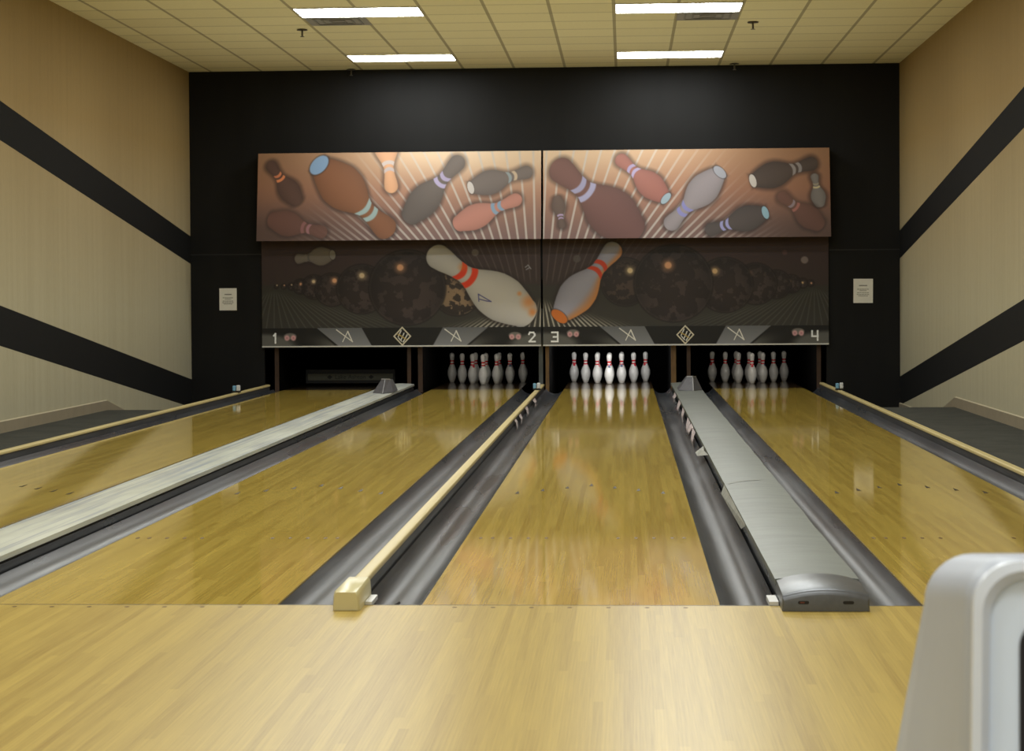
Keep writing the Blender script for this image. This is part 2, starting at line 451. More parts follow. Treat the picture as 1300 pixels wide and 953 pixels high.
# joint between approach and lanes
struct(MB().box(-4.11, 2.54, -0.004, 0.004, -0.05, 0.0006).build('trim_2', M['foul']))

# ------------------------------------------------------------------ lanes
def make_lane(n, label):
    c = LANES[n]; h = LW / 2
    r = thing('bowling_lane', label, 'bowling lane', (c, 0, 0), 'wooden bowling lanes')
    MB().box(-h, h, 0.004, 17.0, -0.045, 0.0).build('lane_bed', M['lane_wood'], r)
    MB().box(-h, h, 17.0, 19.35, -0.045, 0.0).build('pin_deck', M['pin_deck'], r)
    st = 5 * LW / 39
    for k in range(-3, 4):
        y = 4.72 - 0.155 * abs(k); w = 0.0125; ln = 0.15
        MB().add([(k * st - w, y - ln, 0.0007), (k * st + w, y - ln, 0.0007), (k * st, y, 0.0007)], [(0, 1, 2)]).build('aiming_arrow', M['arrow'], r)
    for k in (3, 5, 8, 11, 14):
        for s in (-1, 1):
            x = s * (h - (k - 0.5) * LW / 39)
            cir = [(x + 0.0085 * math.cos(a * PI / 6), 2.02 + 0.028 * math.sin(a * PI / 6), 0.0006) for a in range(12)]
            MB().disc_poly(cir).build('guide_dot', M['dot'], r)
    return r
make_lane(1, 'golden board lane with no pins, beside the carpet under the numeral 1')
make_lane(2, 'golden board lane leading to the dim pin rack under the numeral 2')
make_lane(3, 'golden board lane leading to the brightly lit pin rack under the numeral 3')
make_lane(4, 'golden board lane leading to the dim pin rack under the numeral 4')
# ------------------------------------------------------------------ gutters
def make_gutter(x0, x1, label, y0=0.004, y1=17.3):
    n = 14; c = (x0 + x1) / 2; hw = (x1 - x0) / 2
    prof = []
    for i in range(n + 1):
        u = -1 + 2 * i / n
        z = -0.062 * max(0.0, 1 - abs(u) ** 2.6) - 0.006
        prof.append((u * hw * 0.985, z))
    low = [(x, z - 0.008) for x, z in reversed(prof)]
    o = MB().prism_y(prof + low, y0, y1).build('gutter', M['gutter'], None, auto=50)
    o.location = (c, 0, 0)
    tag(o, label, 'gutter', 'grey lane gutters')
    return o
h = LW / 2
make_gutter(-4.045, LANES[1] - h, 'dark grey gutter between the cream rail by the carpet and lane under 1')
make_gutter(LANES[1] + h, CAP12 - 0.152, 'dark grey gutter between the lane under 1 and pale ball return cover')
make_gutter(CAP12 + 0.152, LANES[2] - h, 'dark grey gutter between pale ball return cover and the lane under 2')
make_gutter(LANES[2] + h, BUMP23 - 0.028, 'dark grey gutter between the lane under 2 and the middle cream bumper rail')
make_gutter(BUMP23 + 0.028, LANES[3] - h, 'dark grey gutter between middle cream bumper rail and the lane under 3')
make_gutter(LANES[3] + h, CAP34 - 0.152, 'dark grey gutter between the lane under 3 and the vinyl covered ball return')
make_gutter(CAP34 + 0.152, LANES[4] - h, 'dark grey gutter between the vinyl covered ball return and lane under 4')
make_gutter(LANES[4] + h, 2.484, 'dark grey gutter between the lane under 4 and cream rail by the carpet')

# ------------------------------------------------------------------ bumper rails
def rounded(x0, x1, z0, z1, r, n=4):
    pts = []
    for cx, cz, a0 in ((x1 - r, z1 - r, 0), (x0 + r, z1 - r, 90), (x0 + r, z0 + r, 180), (x1 - r, z0 + r, 270)):
        for k in range(n + 1):
            a = math.radians(a0 + 90 * k / n); pts.append((cx + r * math.cos(a), cz + r * math.sin(a)))
    return pts
def make_rail(x, label, y0, y1, w=0.052, top=0.062):
    r = thing('bumper_rail', label, 'bumper rail', (x, 0, 0), 'cream bumper rails')
    MB().prism_y(rounded(-w / 2, w / 2, top - 0.026, top, 0.008), y0, y1).build('rail', M['rail'], r, auto=40)
    MB().box(-w / 2 + 0.006, w / 2 - 0.006, y0 + 0.01, y1, -0.03, top - 0.024).build('side_board', M['rail_side'], r)
    return r
rl = make_rail(-4.075, 'cream bumper rail along the carpet beside the lane under 1', 0.02, 17.1)
rr = make_rail(2.512, 'cream bumper rail along the carpet beside the lane under 4', 0.02, 17.1)
rm = make_rail(BUMP23, 'cream bumper rail with blunt end block between lanes under 2 and 3', 0.2, 16.9)
# end block of the middle rail, rounded front, sitting over the joint
rings = []
for y, k in ((-0.135, 0.86), (-0.128, 0.95), (-0.11, 1.0), (0.20, 0.98), (0.225, 0.93), (0.23, 0.8)):
    w = 0.049 * k; top = 0.002 + 0.068 * (0.92 + 0.08 * k) * (1.0 if y > -0.12 else 0.93)
    rg = [(-w, 0.001), (w, 0.001)]
    rg = [(w, 0.001), (w * 0.92, top - 0.016), (w * 0.86, top - 0.006), (w * 0.74, top), (-w * 0.74, top), (-w * 0.86, top - 0.006), (-w * 0.92, top - 0.016), (-w, 0.001)]
    rings.append([(px, y, pz) for px, pz in rg])
MB().loft(rings).build('end_block', M['rail_cap'], rm, auto=45)
MB().box(0.05, 0.075, 0.0, 0.17, -0.004, 0.012).build('bracket', M['bracket'], rm)
sc = MB().loft([[(0.095, 0.26, -0.052), (0.108, 0.258, -0.055), (0.100, 0.259, -0.046)], [(0.112, 0.35, -0.056), (0.124, 0.35, -0.059), (0.117, 0.35, -0.050)], [(0.120, 0.43, -0.056), (0.130, 0.432, -0.058), (0.125, 0.431, -0.051)]]).build('dark_mark', M['slot'])
sc.location = (BUMP23 + 0.0, 0, 0.0)  # dark curved mark in the gutter, modelled as a thin strip
tag(sc, 'small dark curved scrap lying in the gutter right of the cream end block', 'mark')
def rags(root, side, spots, x0, ztop, mat):
    for (y, ln, drop, w) in spots:
        mb = MB(); seg = 5; pts = []
        for k in range(seg + 1):
            u = k / seg
            px = x0 + side * (0.004 + 0.035 * math.sin(u * 2.2) + random.uniform(-.004, .004))
            ww = 1.25 * w * (1 - 0.6 * u)
            pts += [(px, y - ln * u - ww, ztop - drop * u), (px, y - ln * u + ww, ztop - drop * u)]
        f = [(2 * k, 2 * k + 1, 2 * k + 3, 2 * k + 2) for k in range(seg)]
        mb.add(pts, f).build('torn_scrap', mat, root, smooth=True)
rags(rm, 1, [(11.2, 0.5, 0.07, 0.13), (12.4, 0.55, 0.08, 0.16), (10.4, 0.4, 0.07, 0.1), (14.0, 0.5, 0.07, 0.2)], 0.024, 0.035, M['rag'])

def make_sensor(x, y, z, label):
    r = thing('sensor_box', label, 'sensor', (x, y, z), 'small sensors on the bumper rails')
    MB().bbox(-0.045, 0.045, -0.03, 0.03, 0.0, 0.018, 0.004).build('mount', M['slot'], r)
    MB().bbox(-0.04, -0.006, -0.028, 0.028, 0.018, 0.075, 0.006).build('lens', M['lens'], r)
    MB().bbox(0.002, 0.04, -0.028, 0.028, 0.018, 0.08, 0.006).build('housing', M['sensor'], r)
    return r
make_sensor(-4.075, 15.1, 0.062, 'small clear sensor box on the rail beside lane under 1')
make_sensor(2.512, 15.1, 0.062, 'small clear sensor box on the rail beside lane under 4')
make_sensor(BUMP23 - 0.0, 15.4, 0.062, 'small clear sensor box on the rail between lanes 2 and 3')

# ------------------------------------------------------------------ ball return covers between the lane pairs
def make_cap(x, label, mat, y0, y1, endcap, wrinkle=1.0):
    r = thing('ball_return_cover', label, 'ball return cover', (x, 0, 0), 'long covers between the lane pairs')
    n = 10; top = []
    for i in range(n + 1):
        u = -1 + 2 * i / n
        top.append((u * 0.150, 0.066 + 0.008 * (1 - u * u)))
    prof = [(-0.150, 0.044)] + top + [(0.150, 0.044)] + [(px, pz - 0.006) for px, pz in reversed(top[1:-1])]
    rings = []; K = 60
    for k in range(K + 1):
        y = y0 + (y1 - y0) * k / K
        wob = (0.003 * math.sin(k * 1.7) + 0.002 * math.sin(k * 0.6 + 1)) * wrinkle
        rings.append([(px * (1 + wob * 1.5), y, pz + wob * 0.5) for px, pz in prof])
    MB().loft(rings).build('cover', mat, r, auto=50)
    MB().box(-0.142, -0.128, y0, y1, -0.055, 0.030).box(0.128, 0.142, y0, y1, -0.055, 0.030).build('side_board', M['gutter'], r)
    MB().box(-0.136, 0.136, y0, y1, 0.0301, 0.058).build('shadow_gap', M['slot'], r)
    if endcap:
        rings = []
        for y, k, dz in ((-0.135, 0.97, -0.022), (-0.130, 1.0, -0.008), (-0.118, 1.0, 0.0), (0.10, 0.99, 0.006), (0.22, 0.98, 0.006)):
            rg = [(0.150 * k, 0.001)]
            for i in range(n + 1):
                u = 1 - 2 * i / n
                rg.append((u * 0.148 * k, 0.057 + 0.022 * (1 - u * u) + dz))
            rg.append((-0.150 * k, 0.001))
            rings.append([(px, y, pz) for px, pz in rg])
        ec = MB().loft(rings).build('end_cap', M['end_metal'], r, auto=40)
        for sx, mm in ((-0.077, M['slot_red']), (0.077, M['slot'])):
            pts = rounded(sx - 0.019, sx + 0.019, 0.026, 0.037, 0.0054)
            MB().add([(a, -0.1362, b) for a, b in pts], [tuple(range(len(pts)))]).build('slot', M['slot'], ec)
        pts = rounded(-0.077 - 0.012, -0.077 + 0.004, 0.029, 0.034, 0.002)
        MB().add([(a, -0.1366, b) for a, b in pts], [tuple(range(len(pts)))]).build('slot_glint', M['slot_red'], ec)
        MB().box(-0.185, -0.152, 0.0, 0.16, -0.004, 0.014).build('bracket', M['bracket'], r)
    return r
c12 = make_cap(CAP12, 'off-white glossy ball return cover between lanes under 1 and 2', M['cover12'], -0.1, 17.0, True, 0.1)
c34 = make_cap(CAP34, 'wrinkled grey-white vinyl ball return cover with metal end between lanes 3 and 4', M['cover34'], 0.2, 17.0, True)
rags(c34, -1, [(13.0, 0.9, 0.085, 0.28), (11.6, 1.0, 0.09, 0.25), (10.0, 0.8, 0.085, 0.3), (8.7, 0.7, 0.085, 0.25), (14.6, 0.8, 0.07, 0.3), (9.3, .4, .06, .2)], -0.150, 0.052, M['rag'])
# a curled strip of vinyl and a loose lip on its edge
MB().add([(-0.15, 6.15, 0.055), (-0.16, 6.6, 0.05), (-0.205, 6.62, 0.012), (-0.215, 6.72, 0.028), (-0.19, 6.75, 0.045), (-0.152, 6.9, 0.06)], [(0, 1, 2), (2, 3, 4), (1, 4, 2), (1, 5, 4)]).build('curled_flap', M['flap'], c34)
MB().add([(-0.150, 2.0, 0.058), (-0.150, 4.0, 0.06), (-0.172, 3.9, 0.02), (-0.160, 2.2, 0.02)], [(0, 1, 2, 3)]).build('loose_lip', M['flap'], c34)
MB().add([(0.150, 5.6, 0.055), (0.150, 6.5, 0.06), (0.178, 5.5, 0.0), (0.205, 5.1, -0.02)], [(0, 1, 2), (0, 2, 3)]).build('loose_lip', M['flap'], c34)
MB().add([(-0.13, 3.93, 0.0705), (-0.02, 4.07, 0.0755), (0.05, 4.11, 0.0750), (0.05, 4.135, 0.0750), (-0.02, 4.10, 0.0755), (-0.13, 3.96, 0.0705)], [(0, 1, 4, 5), (1, 2, 3, 4)]).build('crease', M['flap'], c34)

def make_deflector(x, y, z, label):
    """grey wedge-nosed ball deflector: two faces meet in an upright ridge towards the bowler"""
    r = thing('ball_deflector', label, 'ball deflector', (x, y, z), 'grey deflectors at the pin end of the return covers')
    bot = [(-0.125, 0.12, 0), (0.03, 0.0, 0), (0.135, 0.30, 0), (0.135, 0.75, 0), (-0.125, 0.75, 0)]
    top = [(-0.03, 0.30, 0.135), (0.03, 0.25, 0.137), (0.075, 0.40, 0.13), (0.075, 0.66, 0.125), (-0.03, 0.66, 0.128)]
    MB().loft([bot, top]).build('shell', M['hood'], r)
    e = MB()
    for i in range(2):
        a, b = Vector(top[i]), Vector(top[i + 1])
        e.add([a + Vector((0, -0.012, 0)), b + Vector((0, -0.012, 0)), b + Vector((0, 0.0, 0.012)), a + Vector((0, 0.0, 0.012))], [(0, 1, 2, 3)])
    a, b = Vector(bot[1]), Vector(top[1])
    e.add([a + Vector((-0.004, -0.006, 0)), a + Vector((0.004, -0.006, 0)), b + Vector((0.004, -0.006, 0)), b + Vector((-0.004, -0.006, 0))], [(0, 1, 2, 3)])
    e.build('edge_trim', M['hood_edge'], r)
    return r
d12 = make_deflector(CAP12 + 0.05, 14.45, 0.0752, 'grey wedge deflector standing on the cover between lanes 1 and 2')
d34 = make_deflector(CAP34 + 0.01, 14.75, 0.0770, 'grey wedge deflector standing on the cover between lanes 3 and 4')
d12.scale = (0.78, 1, 1)

# ------------------------------------------------------------------ kickbacks (partitions between the pin decks)
def kickback(x, w, label, edge, front=17.32):
    r = thing('kickback', label, 'partition board', (x, 0, 0), 'upright boards beside the pin decks')
    MB().box(-w / 2, w / 2, front + 0.02, 20.2, -0.29, 0.95).build('board', M['kick'], r)
    MB().box(-w / 2, w / 2, front, front + 0.02, -0.05, 0.95).build('front_edge', edge, r)
    return r
kickback(-4.005, 0.05, 'dark brown edged upright board at the outer side of the lane 1 opening', M['kick_edge_dark'])
kickback(-2.40, 0.045, 'brown edged upright board behind the cover end, on lane 1 side', M['kick_edge_dark'])
kickback(-2.265, 0.055, 'brown edged upright board on the left of lane 2 opening', M['kick_edge_dark'])
kickback(-0.735, 0.042, 'tan edged upright board between lanes 2 and 3 pin racks', M['kick_edge'])
kickback(-0.812, 0.05, 'grey upright post edge beside tan board, right of lane 2 pins', M['kick_grey'])
kickback(0.775, 0.06, 'tan edged upright board right of the bright lane 3 pins', M['kick_edge'])
kickback(0.955, 0.045, 'brown edged upright board left of the lane 4 opening', M['kick_edge_dark'])
kickback(2.50, 0.05, 'dark brown edged upright board at the outer side of lane 4 opening', M['kick_edge_dark'])

# ------------------------------------------------------------------ pins
IN = 0.0254
prof = [(1.015, 0), (1.125, 0.12), (1.414, 0.75), (1.70, 1.5), (1.953, 2.25), (2.255, 3.375), (2.36, 3.9), (2.383, 4.5), (2.36, 5.1), (2.28, 5.875), (2.09, 6.6), (1.851, 7.25), (1.53, 8.0), (1.236, 8.625), (0.982, 9.375), (0.899, 10.0), (0.935, 10.875), (1.047, 11.75), (1.203, 12.625), (1.273, 13.5)]
for k in range(1, 8):
    a = k / 8 * PI / 2
    prof.append((1.273 * math.cos(a), 13.62 + 1.38 * math.sin(a)))
prof.append((0.03, 15.0))
prof = [(r * IN, z * IN) for r, z in prof]
def prad(z):
    for (r0, z0), (r1, z1) in zip(prof, prof[1:]):
        if z0 <= z <= z1: return r0 + (r1 - r0) * (z - z0) / (z1 - z0)
    return 0.0
def emblem_mesh(mat):
    mb = MB(); n = 6
    for i in range(n):
        for j in range(4):
            pass
    rows = 7; pts = []; fc = []
    for i in range(rows):
        z = 0.205 + 0.035 * i / (rows - 1)
        wv = (0.25, 0.75, 1.0, 0.95, 0.85, 1.0, 0.35)[i] * 0.55
        for j in range(7):
            a = -PI / 2 + wv * (j / 6 * 2 - 1)
            rr = prad(z) + 0.0006
            pts.append((rr * math.cos(a), rr * math.sin(a), z))
    for i in range(rows - 1):
        for j in range(6):
            a = i * 7 + j; fc.append((a, a + 1, a + 8, a + 7))
    return mb.add(pts, fc)
pin0 = thing('bowling_pin', 'x', 'bowling pin')
body0 = MB().lathe(prof, 28).build('pin_body', M['pin'], pin0, auto=60)
emr = emblem_mesh(0).build('emblem', M['pin_red'], pin0, smooth=True)
pinb = thing('bowling_pin', 'x', 'bowling pin')
pb = body0.copy(); COL.objects.link(pb); pb.parent = pinb
emb = emblem_mesh(0).build('emblem', M['pin_blue'], pinb, smooth=True)
pos = [(0, 0), (-1, 1), (1, 1), (-2, 2), (0, 2), (2, 2), (-3, 3), (-1, 3), (1, 3), (3, 3)]
ROT = {3: [None, 70, None, -75, 180, 40, 5, 180, 180, -25], 2: [-60, 30, -100, 150, 180, 10, 160, 180, 180, 170], 4: [5, 100, 60, -150, 180, 170, -30, 180, 180, 140]}
BLUE = {(3, 0), (3, 2), (2, 5), (4, 1), (4, 2), (2, 0)}
where = ['head pin at the front', 'pin just left of the head pin', 'pin just right of the head pin', 'second pin from left', 'pin hidden behind the head pin', 'second pin from right', 'leftmost pin', 'pin hidden behind the second row left pin', 'pin hidden behind the second row right pin', 'rightmost pin']
racks = {2: 'dim rack under numeral 2', 3: 'bright rack under numeral 3', 4: 'dim rack under numeral 4'}
first = {False: pin0, True: pinb}; used = {False: False, True: False}
for n in (2, 3, 4):
    for i, (a, row) in enumerate(pos):
        loc = (LANES[n] + a * 0.1524, HEAD_PIN + row * 0.26396, 0.0005)
        lab = 'red-banded ' + where[i] + ', ' + racks[n]
        bl = (n, i) in BLUE
        rz = ROT[n][i]; rz = math.radians(0 if rz is None else rz)
        if not used[bl]:
            used[bl] = True; p = first[bl]; p.location = loc; p.rotation_euler = (0, 0, rz); p['label'] = lab
        else:
            p = dup(first[bl], loc, lab, rz)
        p['group'] = 'bowling pins set up at the lane ends'

# sweep board in the empty lane, with lettering
def text_mesh(body, size, name, mat, parent, loc, rot=(PI / 2, 0, 0)):
    cu = bpy.data.curves.new(name, 'FONT'); cu.body = body; cu.size = size; cu.align_x = 'CENTER'; cu.align_y = 'CENTER'
    ob = bpy.data.objects.new(name, cu); COL.objects.link(ob)
    dg = bpy.context.evaluated_depsgraph_get()
    me = bpy.data.meshes.new_from_object(ob.evaluated_get(dg)); me.name = name
    bpy.data.objects.remove(ob)
    me.materials.clear(); me.materials.append(mat)
    o = bpy.data.objects.new(name, me); COL.objects.link(o); o.location = loc; o.rotation_euler = rot; o.parent = parent
    return o
sw = thing('sweep_board', 'dark sweep board with a pale lettered strip across the empty lane under 1', 'sweep board', (-3.23, 18.2, 0))
MB().box(-0.56, 0.56, 0.002, 0.05, 0.03, 0.2).build('board', M['board_black'], sw)
fs = MB().box(-0.534, 0.534, -0.004, 0.002, 0.067, 0.147).build('face_strip', M['board_strip'], sw)
text_mesh('Lake Ashton', 0.070, 'lettering', M['board_ink'], fs, (0.0, -0.0055, 0.107)).scale = (1.1, 1, 1)
for sx in (-0.26, 0.26):
    mb = MB()
    mb.add([(sx - 0.034, -0.0055, 0.107), (sx, -0.0055, 0.080), (sx + 0.034, -0.0055, 0.107), (sx, -0.0055, 0.134)], [(0, 1, 2, 3)])
    mb.build('diamond_mark', M['board_ink'], fs)

# ------------------------------------------------------------------ mural painting (flat printed panels; colours computed per vertex)
rng = np.random.RandomState(3)
def vnoise(u, v, seed, octaves=4):
    out = np.zeros_like(u); amp = 1.0; tot = 0
    for o in range(octaves):
        r = np.random.RandomState(seed * 17 + o); g = r.rand(64, 64)
        x = u * 2 ** o; y = v * 2 ** o
        xi = np.floor(x).astype(int); yi = np.floor(y).astype(int); fx = x - xi; fy = y - yi
        fx = fx * fx * (3 - 2 * fx); fy = fy * fy * (3 - 2 * fy)
        a = g[yi % 64, xi % 64]; b = g[yi % 64, (xi + 1) % 64]; c = g[(yi + 1) % 64, xi % 64]; d = g[(yi + 1) % 64, (xi + 1) % 64]
        out += amp * ((a * (1 - fx) + b * fx) * (1 - fy) + (c * (1 - fx) + d * fx) * fy); tot += amp; amp *= 0.55
    return out / tot
def sstep(a, b, x):
    t = np.clip((x - a) / (b - a), 0, 1); return t * t * (3 - 2 * t)
def over(img, col, al):
    if not isinstance(col, np.ndarray): col = np.array(col, float)
    al = np.clip(al * np.ones(len(img)), 0, 1)[:, None]
    return img * (1 - al) + col * al
PZ = np.array([z for r, z in prof]) / 0.381; PR = np.array([r for r, z in prof]) / (2.383 * IN)
def paint_pin(img, U, V, head, base, width, col, bands, cap=None, alpha=1.0, halo=0.55, cols2=None, shade=1.0, band_al=1.0, soft=0.8):
    """pin from head tip to base (picture units), width = greatest width"""
    hx, hy = head; bx, by = base
    ax, ay = hx - bx, hy - by; Ln = math.hypot(ax, ay); ax /= Ln; ay /= Ln
    s = ((U - bx) * ax + (V - by) * ay) / Ln
    q = (U - bx) * -ay + (V - by) * ax
    r = np.interp(s, PZ, PR) * width / 2
    # signed distance, roughly
    d = np.abs(q) - r
    Rh = 0.534 * width / 2
    d = np.where(s > 0.905, (np.hypot((s - 0.905) / 0.095, q / Rh) - 1) * Rh, d)
    rb = float(np.interp(0.075, PZ, PR)) * width / 2; sb = 0.075 if cap is None else 0.0
    if cap is None:
        d = np.where(s < sb, (np.hypot((s - sb) / 0.085, q / rb) - 1) * rb, d)
    else:
        d = np.where(s < 0, np.maximum(-s * Ln, np.abs(q) - PR[0] * width / 2 * 0.9), d)
    img = over(img, (35, 26, 26), halo * alpha * (1 - sstep(-1.0, 7.0, d)))
    a = (1 - sstep(-soft, soft, d)) * alpha
    t = np.clip(q / np.maximum(r, 1e-3), -1, 1)
    c = np.array(col, float)[None, :] * (1 + shade * (0.22 * np.sqrt(np.clip(1 - t * t, 0, 1)) - 0.14 + 0.05 * vnoise(U / 9, V / 9, 5)[...] * 0))[:, None]
    if cols2 is not None:
        c2, side, amt = cols2
        w = sstep(0.25, 1.0, t * side) * amt
        c = c * (1 - w[:, None]) + np.array(c2, float)[None, :] * w[:, None]
    img = over(img, c, a)
    if bands is not None:
        curve = 0.035 * (1 - t * t)
        for (b0, b1), bc in zip(((0.585, 0.635), (0.675, 0.725)), bands):
            ss = s + curve * (-1 if cap is not None else 1) * 0.9
            m = sstep(b0 - 0.008, b0 + 0.008, ss) * (1 - sstep(b1 - 0.008, b1 + 0.008, ss))
            img = over(img, bc, m * a * band_al)
    if cap is not None:
        ccol, ratio = cap
        rr = PR[1] * width / 2 * 1.12
        e = np.hypot((s * Ln - 0.4) / (rr * ratio), q / rr)
        img = over(img, (30, 28, 30), alpha * 0.5 * (1 - sstep(0.98, 1.25, e)))
        img = over(img, ccol, alpha * (1 - sstep(0.9, 1.06, e)))
    return img
def paint_ball(img, U, V, c, r, hl, hlr, seed, tone=(50, 41, 41), spots=(88, 74, 74), hl_col=(205, 150, 115), amt=0.5):
    d = np.hypot(U - c[0], V - c[1])
    a = 1 - sstep(r - 0.7, r + 0.7, d)
    n = vnoise((U - c[0]) / r * 4.4 + 20, (V - c[1]) / r * 4.4 + 20, seed)
    m = sstep(0.50, 0.60, n)
    low = sstep(-0.2, 1.0, (V - c[1]) / r)
    colr = np.array(tone, float)[None, :] * (1 - m * amt)[:, None] + np.array(spots, float)[None, :] * (m * amt)[:, None]
    sh = 0.52 + 0.52 * np.sqrt(np.clip(1 - (d / r) ** 2, 0, 1)) + 0.1 * low * m
    img = over(img, colr * sh[:, None], a)
    rim = sstep(r * 0.93, r * 0.985, d) * (1 - sstep(r * 0.985, r, d))
    img = over(img, (90, 76, 74), rim * 0.3)
    edge = sstep(r * 0.985, r, d) * (1 - sstep(r + 1.0, r + 2.2, d)); img = over(img, (22, 17, 17), edge * 0.45)
    if hl:
        dh = np.hypot(U - hl[0], V - hl[1])
        img = over(img, hl_col, 0.55 * (1 - sstep(hlr * 0.6, hlr * 2.3, dh)))
        img = over(img, tuple(min(255, x * 1.12) for x in hl_col), (1 - sstep(hlr * 0.6, hlr * 1.05, dh)))
    return img
def fan(img, U, V, conv, H, first, per, w, col, al, vlim=None, down=False):
    dv = (V - conv[1]) if down else (conv[1] - V)
    ok = dv > 3
    xb = (conv[0] - U) / np.where(ok, dv, 1) * H
    ph = np.abs(((xb - first) / per + 0.5) % 1.0 - 0.5) * per * (np.where(ok, dv, 1) / H)
    # keep line width constant across the slant
    sl = np.abs(xb) / H
    dist = ph / np.sqrt(1 + sl * sl)
    m = (1 - sstep(w * 0.5 - 0.45, w * 0.5 + 0.45, dist)) * ok
    if down: m = m * sstep(w * 1.2, w * 2.2, per * dv / H / np.sqrt(1 + sl * sl))
    return over(img, col, m * al), xb
Lc = lambda x, y: (320 + x * 0.2923, 180 + y * 0.2923)
Rc = lambda x, y: (680 + x * 0.3, 180 + y * 0.3)
CONV = (683.0, 478.0)
def upper_bg(U, V):
    t = np.clip((V - 190) / 115, 0, 1)
    top = np.array((178, 132, 90.)); mid = np.array((160, 106, 80.)); bot = np.array((112, 84, 82.))
    img = np.where(t[:, None] < 0.45, top + (mid - top) * (t / 0.45)[:, None], mid + (bot - mid) * ((t - 0.45) / 0.55)[:, None])
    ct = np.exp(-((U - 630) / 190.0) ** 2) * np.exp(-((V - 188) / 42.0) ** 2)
    img = over(img, (255, 226, 184), ct * 0.85)  # ceiling light glare painted into the print at top centre
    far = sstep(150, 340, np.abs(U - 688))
    img = over(img, (76, 54, 46), far * 0.85 * sstep(0.35, 0.95, t))  # light falloff painted in as darker outer ends of the print
    img = over(img, (128, 84, 56), far * 0.5 * (1 - sstep(0.3, 0.9, t)))  # same painted falloff, upper part of the outer ends
    img = over(img, (150, 138, 132), 0.14)  # thin pale haze painted over the whole upper print
    return img
def upper_rays(img, U, V):
    dist = np.abs(U - 686)
    al = 0.78 * (1 - sstep(90, 265, dist - (V - 190) * 0.6))
    al = np.maximum(al, 0.22 * (1 - sstep(250, 290, dist)) * sstep(225, 270, V))
    img, _ = fan(img, U, V, CONV, 220.0, 4.6, 13.4, 2.6, (196, 190, 182), al)
    return img
def glare_veil(im, U, V):
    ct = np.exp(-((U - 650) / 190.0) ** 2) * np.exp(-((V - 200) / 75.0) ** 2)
    return over(im, (186, 166, 150), ct * 0.22)  # specular haze painted over the pins near top centre
def paint_upper_left(U, V):
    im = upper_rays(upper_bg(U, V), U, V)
    P = paint_pin
    im = P(im, U, V, Lc(70, 88), Lc(203, 268), 27, (84, 60, 52), [(222, 132, 82), (205, 120, 80)])
    im = P(im, U, V, Lc(328, 398), Lc(70, 335), 32, (112, 74, 64), [(150, 100, 100), (170, 120, 130)], alpha=0.7)
    im = P(im, U, V, Lc(612, 405), Lc(290, 100), 56, (122, 78, 52), [(150, 172, 172), (150, 172, 172)], cap=((128, 160, 196), 0.62))
    im = P(im, U, V, Lc(610, 224), Lc(566, -95), 33, (205, 152, 112), [(200, 186, 182), (190, 176, 176)], halo=0.5)
    im = P(im, U, V, Lc(915, 68), Lc(672, 345), 38, (84, 76, 72), [(170, 160, 202), (160, 150, 190)])
    im = P(im, U, V, Lc(1218, 128), Lc(950, 202), 31, (92, 84, 82), [(128, 146, 152), (190, 168, 140)], cap=((200, 195, 192), 0.5))
    im = P(im, U, V, Lc(1172, 244), Lc(880, 366), 32, (172, 114, 100), [(122, 152, 180), (122, 152, 180)])
    return glare_veil(im, U, V)
def paint_upper_right(U, V):
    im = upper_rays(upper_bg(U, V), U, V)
    P = paint_pin
    im = P(im, U, V, Rc(74, 92), Rc(440, 400), 62, (100, 66, 62), [(160, 160, 198), (150, 150, 188)])
    im = P(im, U, V, Rc(347, 62), Rc(556, 242), 33, (146, 90, 80), [(172, 160, 202), (162, 150, 192)], cap=((150, 172, 186), 0.5))
    im = P(im, U, V, Rc(556, 368), Rc(785, 128), 38, (136, 128, 132), [(132, 132, 192), (132, 132, 192)], cap=((158, 160, 170), 0.55))
    im = P(im, U, V, Rc(1196, 84), Rc(922, 166), 33, (72, 60, 54), [(138, 130, 126), (138, 130, 126)], cap=((196, 188, 180), 0.5))
    im = P(im, U, V, Rc(722, 380), Rc(976, 300), 32, (74, 66, 64), [(150, 150, 202), (150, 150, 202)], cap=((140, 176, 192), 0.5))
    im = P(im, U, V, Rc(1181, 134), Rc(1206, 276), 19, (112, 106, 102), [(196, 180, 140), (150, 140, 120)])
    im = P(im, U, V, Rc(1030, 220), Rc(1214, 362), 29, (106, 72, 62), [(176, 110, 100), (150, 140, 150)], alpha=0.75)
    im = P(im, U, V, Rc(116, 368), Rc(92, 232), 17, (88, 72, 66), [(172, 150, 190), (162, 140, 180)])
    return glare_veil(im, U, V)
def lower_bg(U, V, far_vp, sgn):
    hor = 362.0
    t = np.clip((V - 303) / 60, 0, 1)
    img = np.array((68, 50, 50.))[None, :] + (np.array((58, 47, 46.)) - np.array((68, 50, 50.)))[None, :] * t[:, None]
    dist = np.abs(U - 688)
    al = 0.5 * (1 - sstep(40, 190, dist)) * (1 - sstep(hor - 12, hor, V))
    img, _ = fan(img, U, V, CONV, 220.0, 4.6, 13.4, 1.6, (112, 100, 98), al)
    fl = sstep(hor - 3, hor + 3, V)
    img = over(img, (52, 51, 46), fl * 0.9)
    m2, xb = fan(img, U, V, far_vp, 58.0, 0.0, 9.5, 1.5, (82, 82, 76), fl * 0.6 * sstep(120, 260, dist), down=True)
    img = m2
    al = fl * 0.85 * (1 - sstep(60, 200, dist)) * sstep(0, 10, V - hor)
    img, xb = fan(img, U, V, (688.0, 356.0), 60.0, 3.4, 6.8, 2.0, (186, 182, 170), al, down=True)
    return img
def spot(im, U, V, c, r, col, al=0.9):
    return over(im, col, al * (1 - sstep(r - 1, r + 1, np.hypot(U - c[0], V - c[1]))))
